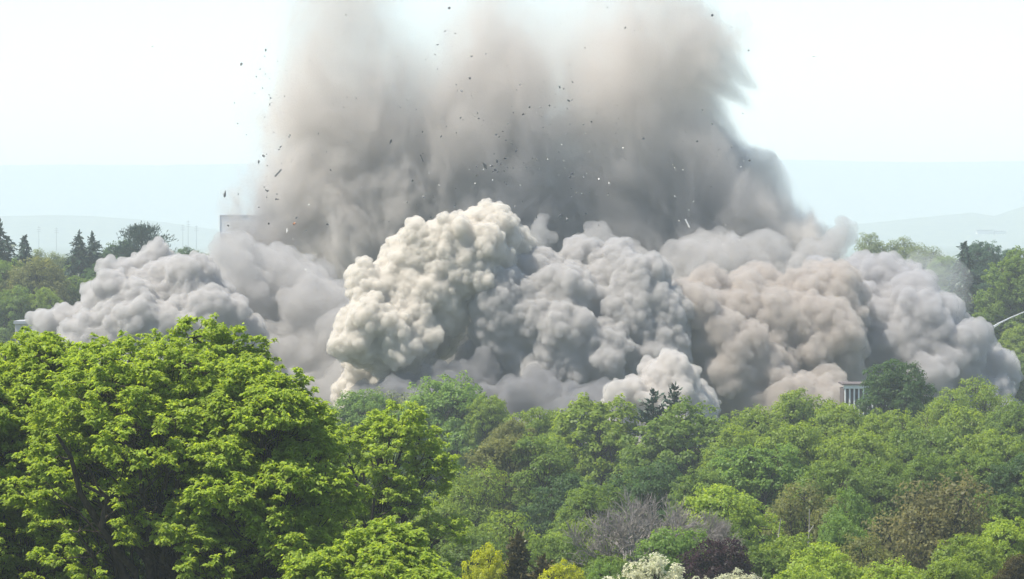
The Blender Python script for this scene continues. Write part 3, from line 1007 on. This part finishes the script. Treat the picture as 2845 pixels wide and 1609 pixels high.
plant(P_SPRUCE, 'spruce', 2, 620, 230, 700, LEAFY['dark'], 'big dark spruce on the left edge')
plant(P_SPRUCE, 'spruce', 68, 655, 120, 705, LEAFY['dark'], 'smaller dark spruce leaning on the big one at the left edge')
plant(P_SPRUCE, 'spruce', 218, 645, 130, 720, LEAFY['dark'], 'left one of the pair of dark spruces')
plant(P_SPRUCE, 'spruce', 258, 648, 125, 722, LEAFY['dark'], 'right one of the pair of dark spruces')
plant(P_SPRUCE, 'spruce', 2680, 675, 170, 700, LEAFY['dark'], 'dark spruce showing through the thin white mist')
plant(P_PINE, 'pine_tree', 395, 622, 250, 740, LEAFY['dark'], 'broad dark pine behind the far left dust cloud')
plant(P_SPIKY, 'evergreen', 1815, 1085, 150, 398, LEAFY['dark'], 'dark spiky evergreen top against the small pale cloud, left of its taller twin')
plant(P_SPIKY, 'evergreen', 1874, 1068, 140, 400, LEAFY['dark'], 'taller dark spiky evergreen top against the small pale cloud')
plant(P_COLUMN, 'evergreen', 1440, 1478, 85, 212, LEAFY['brown'], 'dark slender evergreen between the two yellow shrubs')
plant(P_COLUMN, 'evergreen', 1510, 1548, 110, 211, LEAFY['brown'], 'short dark evergreen right of the slender one')
plant(O, 'shrub', 1365, 1512, 150, 215, LEAFY['yellow'], 'yellow shrub left of the dark slender evergreen', 'shrub')
plant(O, 'shrub', 1555, 1560, 150, 208, LEAFY['yellow'], 'low yellow shrub right of the short dark evergreen', 'shrub')
plant(O, 'shrub', 1680, 1562, 130, 214, LEAFY['fresh'], 'small green shrub left of the white blossom', 'shrub')
plant(O, 'flowering_tree', 1840, 1542, 300, 212, LEAFY['white'], 'creamy white blossoming tree on the bottom edge', 'tree')
plant(O, 'flowering_tree', 2030, 1588, 220, 208, LEAFY['white'], 'lower creamy white blossoming tree right of the larger one', 'tree')
plant(O, 'broadleaf_tree', 1995, 1495, 210, 222, LEAFY['purple'], 'dark purple-leaved tree above the white blossom', 'tree')
plant(P_BARE, 'bare_tree', 1765, 1368, 350, 238, (.1, .1, .1), 'large bare grey tree with fine twigs', parts=('trunk', 'twigs'))
plant(P_BARE, 'bare_tree', 1955, 1418, 200, 240, (.1, .1, .1), 'small grey leafless tree right of the large bare one', parts=('trunk', 'twigs'))


def dead_stem(px, top, bottom, d, label):
    a, b = at(px, bottom, d), at(px + 4, top, d)
    z = ground(a.x, d)
    rng = np.random.default_rng(int(px))
    tb, tw = Tubes(), Tubes()
    H = b.z - z
    tb.add(bend((0, 0, -.5), (.1, 0, H), 8, rng, wob=.012), np.linspace(.11, .035, 8), 6)
    for k in range(2):
        zz = H * (.72 + .07 * k)
        tw.add(bend((.05, 0, zz), (rng.uniform(-.5, .5), rng.uniform(-.5, .5), zz + rng.uniform(.4, .9)), 4, rng), [.05, .04, .03, .015], 4)
    e = empty('dead_tree', (a.x, d, z), label, 'tree')
    link('trunk', tb.mesh('trunk', PALEBARK), e)
    link('branches', tw.mesh('branches', PALEBARK), e)


dead_stem(2246, 1415, 1480, 262, 'pale dead stem standing among the olive leaves')
dead_stem(2166, 1442, 1475, 258, 'short pale dead stem left of the taller one')


def woodland():
    """the wood going on out of sight: past the sides of the picture, behind the big trees and beyond the dust"""
    rng = np.random.default_rng(5)
    pts, scl = [], []
    while len(pts) < 330:
        if len(pts) % 2:
            d = rng.uniform(215, 560)
            px = rng.choice([rng.uniform(-1500, -120), rng.uniform(2960, 4400), rng.uniform(-100, 900)])
            if d > 470 and 0 < px < 2900:
                continue
        else:
            d, px = rng.uniform(690, 1700), rng.uniform(-1200, 4000)
        x = (px - 1422.5) / FPX * d
        z = ground(x, d)
        h = rng.uniform(10, 14)
        if d > 600 and HORIZON - (z + h - EYE) * FPX / d < 712:
            h = EYE - 92 * d / FPX - z
            if h < 5:
                continue
        if any((x - a) ** 2 + (d - b) ** 2 < 30 for a, b, _ in pts):
            continue
        pts.append((x, d, z))
        scl.append(h / B[0][2])
    me = bpy.data.meshes.new('woodland')
    me.from_pydata(pts, [], [])
    at_ = me.attributes.new('size', 'FLOAT', 'POINT')
    at_.data.foreach_set('value', np.array(scl, np.float32))
    o = link('woodland', me)
    o.color = (*LEAFY['mid'], 1)
    o['kind'] = 'stuff'
    tag(o, 'wood running on behind and beside the counted trees')
    ng = bpy.data.node_groups.new('woodland', 'GeometryNodeTree')
    ng.interface.new_socket('Geometry', in_out='INPUT', socket_type='NodeSocketGeometry')
    ng.interface.new_socket('Geometry', in_out='OUTPUT', socket_type='NodeSocketGeometry')
    n, l = ng.nodes, ng.links
    gi, go = n.new('NodeGroupInput'), n.new('NodeGroupOutput')
    oi = n.new('GeometryNodeObjectInfo')
    oi.transform_space = 'ORIGINAL'
    oi.inputs['Object'].default_value = next(q for q in bpy.data.objects if q.data is B[0][1])
    oi.inputs['As Instance'].default_value = True
    ip = n.new('GeometryNodeInstanceOnPoints')
    na = n.new('GeometryNodeInputNamedAttribute')
    na.data_type = 'FLOAT'
    na.inputs['Name'].default_value = 'size'
    rv = n.new('FunctionNodeRandomValue')
    rv.data_type = 'FLOAT_VECTOR'
    rv.inputs[0].default_value = (0, 0, 0)
    rv.inputs[1].default_value = (0, 0, 6.28)
    m2p = n.new('GeometryNodeMeshToPoints')
    l.new(gi.outputs[0], m2p.inputs[0])
    l.new(m2p.outputs[0], ip.inputs['Points'])
    l.new(oi.outputs['Geometry'], ip.inputs['Instance'])
    l.new(rv.outputs[0], ip.inputs['Rotation'])
    l.new(na.outputs[0], ip.inputs['Scale'])
    l.new(ip.outputs[0], go.inputs[0])
    o.modifiers.new('woodland', 'NODES').node_group = ng


woodland()
# ------------------------------------------------------------------ buildings, water, masts
def paint(name, col, rough=.6, noise=.12, scale=1.5):
    m, n, l = new_mat(name)
    out = n.new('ShaderNodeOutputMaterial')
    p = n.new('ShaderNodeBsdfPrincipled')
    p.inputs['Roughness'].default_value = rough
    tc = n.new('ShaderNodeTexCoord')
    nz = n.new('ShaderNodeTexNoise')
    nz.inputs['Scale'].default_value = scale
    nz.inputs['Detail'].default_value = 4
    cr = n.new('ShaderNodeValToRGB')
    cr.color_ramp.elements[0].color = (*[c * (1 - noise) for c in col], 1)
    cr.color_ramp.elements[1].color = (*[min(1, c * (1 + noise)) for c in col], 1)
    l.new(tc.outputs['Object'], nz.inputs['Vector'])
    l.new(nz.outputs[0], cr.inputs[0])
    l.new(cr.outputs[0], p.inputs['Base Color'])
    l.new(p.outputs[0], out.inputs['Surface'])
    return m


def boxes(name, bs, mat, parent=None, bevel=0.0):
    """(x0,x1,y0,y1,z0,z1) boxes as one part"""
    bm = bmesh.new()
    for x0, x1, y0, y1, z0, z1 in bs:
        v = [bm.verts.new((x, y, z)) for x in (x0, x1) for y in (y0, y1) for z in (z0, z1)]
        for f in ((0, 1, 3, 2), (4, 6, 7, 5), (0, 4, 5, 1), (2, 3, 7, 6), (0, 2, 6, 4), (1, 5, 7, 3)):
            bm.faces.new([v[i] for i in f])
    bmesh.ops.recalc_face_normals(bm, faces=bm.faces)
    if bevel:
        bmesh.ops.bevel(bm, geom=bm.edges[:], offset=bevel, segments=1, affect='EDGES')
    me = bpy.data.meshes.new(name)
    bm.to_mesh(me)
    bm.free()
    me.materials.append(mat)
    return link(name, me, parent)


SIDING = paint('ribbed_metal', (.74, .77, .82), .45, .04)
BEIGE = paint('beige_wall', (.52, .48, .45), .8, .1)
TRIM = paint('grey_trim', (.40, .43, .48), .5)
WHITE = paint('white_render', (.72, .70, .66), .7, .08)
DARKW = paint('dark_wall', (.10, .08, .075), .8, .2)
ROOF = paint('pale_roof', (.34, .35, .36), .6, .1)

# metal-clad tower block behind the dust
d = 770.0
p = at(612, 597, d)
z0 = ground(p.x, d)
h = p.z - z0
e = empty('industrial_building', (p.x, d, z0), 'tall pale metal-clad building half hidden behind the left flank of the plume', 'building')
w, dep = 22.0, 16.0
hu = h - 4.0                                   # ribbed upper band starts here
boxes('lower_wall', [(0, w, 0, dep, 0, hu - .003)], BEIGE, e)
xs = np.arange(0, w - .01, .72)
sid = [(0, w, .0, dep, hu, h - .35)] + [(x, x + .12, -.035, -.002, hu + .1, h - .36) for x in xs]
boxes('ribbed_siding', sid, SIDING, e)
boxes('parapet_trim', [(-.12, w + .12, -.14, dep + .12, h - .347, h)], TRIM, e)
boxes('corner_trim', [(-.10, -.003, -.12, .3, hu, h - .36)], TRIM, e)
boxes('sill_band', [(-.08, w + .08, -.12, -.003, hu - .22, hu - .01)], TRIM, e)

# what is left of the building in front of the dust
d = 497.0
p = at(2345, 1066, d)
z0 = ground(p.x, d)
h = p.z - z0
e = empty('ruined_building', (p.x, d, z0), 'remaining white piece of the fallen building, a parapet over upright strips', 'building')
w = 8.5
boxes('back_wall', [(0, w, .25, 6, 0, h - .75)], DARKW, e)
boxes('parapet', [(0, w, -.1, .5, h - .70, h - .22)], WHITE, e, .03)
boxes('roof_edge', [(-.2, w + .2, -.3, 6.2, h - .217, h)], DARKW, e)
for k in range(14):
    o = boxes('pilaster', [(0, .2, 0, .24, 0, h - .703)], WHITE, e, .02)
    o.location = (.1 + k * .62, .006, 0)

# low pale roof at the left edge
d = 628.0
p = at(62, 892, d)
z0 = ground(p.x, d)
h = p.z - z0
e = empty('low_building', (p.x, d, z0), 'low building with a pale flat roof peeking out over the yellow-green trees at the left', 'building')
boxes('wall', [(-1.3, 1.3, 0, 9, 0, h - .5)], BEIGE, e)
boxes('roof', [(-1.5, 1.5, -.4, 9.4, h - .497, h)], ROOF, e)

# white works on the far hillside
p = at(2715, 635, 5600)
e = empty('distant_building', (p.x, 5600, p.z - 9), 'tiny white building on the pale hillside at the right', 'building')
boxes('wall', [(0, 26, 0, 14, 0, 6), (27, 44, 2, 14, 0, 4.5)], WHITE, e)
boxes('roof', [(-1, 26.5, -1, 15, 6.01, 7.2), (26.51, 45, 1, 15, 4.51, 5.4)], ROOF, e)

STEEL = paint('mast_steel', (.12, .13, .14), .5)
for px, top, bot, nm in [(108, 628, 668, 'far-off thin mast nearest the left edge'), (157, 632, 664, 'far-off thin mast second from the left edge'), (352, 634, 660, 'far-off thin mast above the pine'),
                         (523, 612, 662, 'tallest far-off mast, left of the metal-clad building'), (508, 624, 660, 'faint mast just left of the tallest one'), (546, 626, 660, 'faint mast just right of the tallest one')]:
    d = 4200.0
    a, b = at(px, bot, d), at(px, top, d)
    zz = a.z - 14
    H = b.z - zz
    tb, ar = Tubes(), Tubes()
    tb.add([(0, 0, 0), (0, 0, H * .5), (0, 0, H)], [.42, .32, .2], 4)
    for f in (.78, .86, .94):
        ar.add([(-3.2 * (1.6 - f), 0, H * f), (0, 0, H * f + .3), (3.2 * (1.6 - f), 0, H * f)], [.16, .25, .16], 4)
    e = empty('pylon', (a.x, d, zz), nm, 'mast', 'masts in the hazy distance')
    link('mast', tb.mesh('mast', STEEL), e)
    link('cross_arms', ar.mesh('cross_arms', STEEL), e)

# water played on the dust from the right
m, n, l = new_mat('water_spray')
out = n.new('ShaderNodeOutputMaterial')
df = n.new('ShaderNodeBsdfDiffuse')
df.inputs['Color'].default_value = (.75, .78, .8, 1)
tr = n.new('ShaderNodeBsdfTransparent')
mx = n.new('ShaderNodeMixShader')
mx.inputs[0].default_value = .42
l.new(tr.outputs[0], mx.inputs[1])
l.new(df.outputs[0], mx.inputs[2])
l.new(mx.outputs[0], out.inputs['Surface'])
d = 572.0
pts = [at(2900, 848, d), at(2845, 867, d), at(2805, 884, d), at(2775, 899, d), at(2762, 908, d)]
tb = Tubes()
tb.add([tuple(p - pts[0]) for p in pts], [.06, .075, .10, .14, .22], 8)
o = link('water_jet', tb.mesh('water_jet', m), None, tuple(pts[0]))
tag(o, 'thin white jet of water arching in from the right edge onto the dust', 'water jet')

# ------------------------------------------------------------------ flying debris
DARKCH = paint('dark_debris', (.035, .036, .04), .8, .3, 4)
GREYCH = paint('grey_debris', (.16, .155, .15), .8, .3, 4)
PALECH = paint('pale_debris', (.75, .72, .66), .7, .2, 4)
RUST = paint('rusty_debris', (.42, .17, .07), .8, .25, 4)


def chunk(seed, sx, sy, sz, mat):
    """a broken lump of masonry: angular, unevenly cut"""
    rng = np.random.default_rng(seed)
    bm = bmesh.new()
    for _ in range(13):
        v = unit(rng.normal(0, 1, 3)) * rng.uniform(.75, 1.0)
        bm.verts.new((v[0] * sx * .5, v[1] * sy * .5, v[2] * sz * .5))
    bmesh.ops.convex_hull(bm, input=bm.verts)
    bmesh.ops.delete(bm, geom=[v for v in bm.verts if not v.link_faces], context='VERTS')
    me = bpy.data.meshes.new('debris')
    bm.to_mesh(me)
    bm.free()
    me.materials.append(mat)
    return me


def fly(me, px, py, d, size, label, cat='debris', rot=None, group=None, name='debris_chunk'):
    o = link(name, me, None, tuple(at(px, py, d)))
    s = size * d / FPX
    o.scale = (s, s, s)
    rr = random.Random(int(px * 31 + py))
    o.rotation_euler = rot if rot is not None else (rr.uniform(0, 6.3), rr.uniform(0, 6.3), rr.uniform(0, 6.3))
    return tag(o, label, cat, group, 'thing')


def bar(mat, t=.16):
    o = boxes('tmp', [(-.5, .5, -t / 2, t / 2, -t / 2, t / 2)], mat, None, .01)
    me = o.data
    me.name = 'debris'
    bpy.data.objects.remove(o)
    return me


D0 = 588
fly(bar(GREYCH, .17), 773, 481, D0, 27, 'long dark straight bar flying at the left flank of the plume', rot=(0, -R(48), 0), name='beam')
fly(chunk(1, .4, .3, 1, GREYCH), 625, 540, D0, 24, 'grey upright shard hanging in the air left of the plume', rot=(0, R(8), 0))
fly(chunk(2, .35, .3, 1, DARKCH), 1085, 395, D0, 22, 'dark slanted shard against the pale left half of the plume', rot=(0, R(22), 0))
fly(bar(DARKCH, .07), 1172, 440, D0, 22, 'thin dark rod tilted steeply in the middle of the plume', rot=(0, R(68), 0), name='rod')
fly(chunk(3, .55, .4, 1, DARKCH), 1348, 461, D0, 24, 'largest dark chunk of the cluster above the cream cloud', rot=(0, -R(40), 0))
for i, (x, y, s) in enumerate([(1367, 462, 11), (1376, 472, 12), (1383, 477, 9), (1370, 477, 8), (1381, 448, 12), (1392, 457, 10), (1401, 475, 7), (1425, 466, 9)]):
    fly(chunk(10 + i, .8, .7, 1, DARKCH), x, y, D0, s, 'dark chunk beside the largest one above the cream cloud', group='cluster of dark chunks above the cream cloud')
fly(chunk(20, .6, .5, 1, DARKCH), 1435, 418, D0, 14, 'single dark chunk above and right of the cluster', rot=(0, R(35), 0))
fly(chunk(21, .6, .5, 1, DARKCH), 1378, 375, D0, 13, 'upper left one of two dark chunks high in the middle of the plume')
fly(chunk(22, .6, .5, 1, DARKCH), 1387, 381, D0, 10, 'lower right one of two dark chunks high in the middle of the plume')
fly(chunk(23, .9, .8, 1, DARKCH), 1590, 482, D0, 11, 'round dark chunk over the gap right of the cream cloud')
fly(chunk(24, .9, .6, .7, DARKCH), 1583, 492, D0, 12, 'flat dark chunk just under the round one')
fly(chunk(25, 1, .4, .45, DARKCH), 1556, 598, D0, 19, 'flat dark slab just above the big grey cloud', rot=(0, -R(8), 0))
fly(chunk(26, .9, .5, .7, GREYCH), 1574, 610, D0, 17, 'ragged grey slab right below the flat dark one')
fly(chunk(27, .6, .5, 1, DARKCH), 1627, 594, D0, 12, 'dark chunk right of the flat slabs above the big grey cloud')
fly(bar(PALECH, .15), 1910, 621, D0 - 6, 26, 'white rod tumbling in front of the right half of the plume', rot=(0, R(64), 0), name='rod')
fly(chunk(28, 1, .6, .7, RUST), 818, 622, D0, 14, 'rust-orange scrap low on the left flank of the plume', rot=(0, R(20), 0))
fly(chunk(29, .4, .3, 1, PALECH), 798, 641, D0, 16, 'curved pale scrap below the rust-orange one', rot=(0, R(8), 0))
fly(chunk(30, .5, .4, 1, DARKCH), 2082, 446, D0, 14, 'dark shard on the right flank of the plume')
fly(chunk(31, .9, .8, 1, DARKCH), 1937, 392, D0, 10, 'round dark chunk in the right half of the plume')
fly(chunk(32, .8, .5, 1, DARKCH), 1787, 385, D0, 10, 'dark chunk near the right column of the plume')
fly(chunk(33, 1, .5, .7, GREYCH), 671, 179, D0, 12, 'grey scrap high in the bright sky left of the plume')
fly(chunk(34, 1, .4, .25, PALECH), 420, 129, D0, 18, 'flat pale scrap farthest out in the sky at the left', rot=(0, 0, 0))
fly(chunk(35, 1, .4, .25, PALECH), 2260, 156, D0, 18, 'flat pale scrap out in the sky at the right', rot=(0, 0, 0))
fly(chunk(36, .4, .4, 1, GREYCH), 719, 450, D0, 16, 'grey shard at the plume edge above the long bar', rot=(0, R(12), 0))
fly(chunk(37, 1, .5, .5, DARKCH), 634, 626, D0, 12, 'dark scrap in front of the metal-clad building', rot=(0, R(35), 0))

darks = [chunk(100 + i, rx, .5, 1, mt) for i, (rx, mt) in enumerate([(.9, DARKCH), (.6, DARKCH), (.4, DARKCH), (.8, GREYCH), (.3, DARKCH), (.5, GREYCH)])]
pales = [chunk(120 + i, rx, .6, 1, mt) for i, (rx, mt) in enumerate([(.9, PALECH), (.6, PALECH), (.8, PALECH)])]
rr = random.Random(77)
for i in range(225):
    q = rr.random()
    if q < .62:
        x, y = rr.gauss(1450, 210), rr.gauss(400, 170)
    elif q < .84:
        x, y = rr.gauss(760, 55), rr.uniform(120, 640)
    else:
        x, y = rr.uniform(850, 2080), rr.uniform(10, 560)
    if not 4 < y < 690 or not 560 < x < 2180:
        continue
    fly(darks[i % 6], x, y, rr.uniform(580, 606), rr.choice([5, 6, 6, 7, 8, 9, 12]), 'small dark fragment flying in front of the plume', group='small dark fragments in the air')
for i in range(46):
    q = rr.random()
    if q < .4:
        x, y = rr.gauss(1470, 160), rr.gauss(520, 120)
    elif q < .7:
        x, y = rr.uniform(1850, 2080), rr.uniform(430, 690)
    else:
        x, y = rr.uniform(740, 900), rr.uniform(560, 830)
    if y > 560 and 950 < x < 1850:
        y -= 140
    fly(pales[i % 3], x, y, rr.uniform(540, 560) if y > 690 else rr.uniform(575, 600), rr.choice([4, 4.5, 5, 5.5, 6, 7]), 'tiny bright fragment glinting in front of the dust', group='tiny bright fragments in the air')
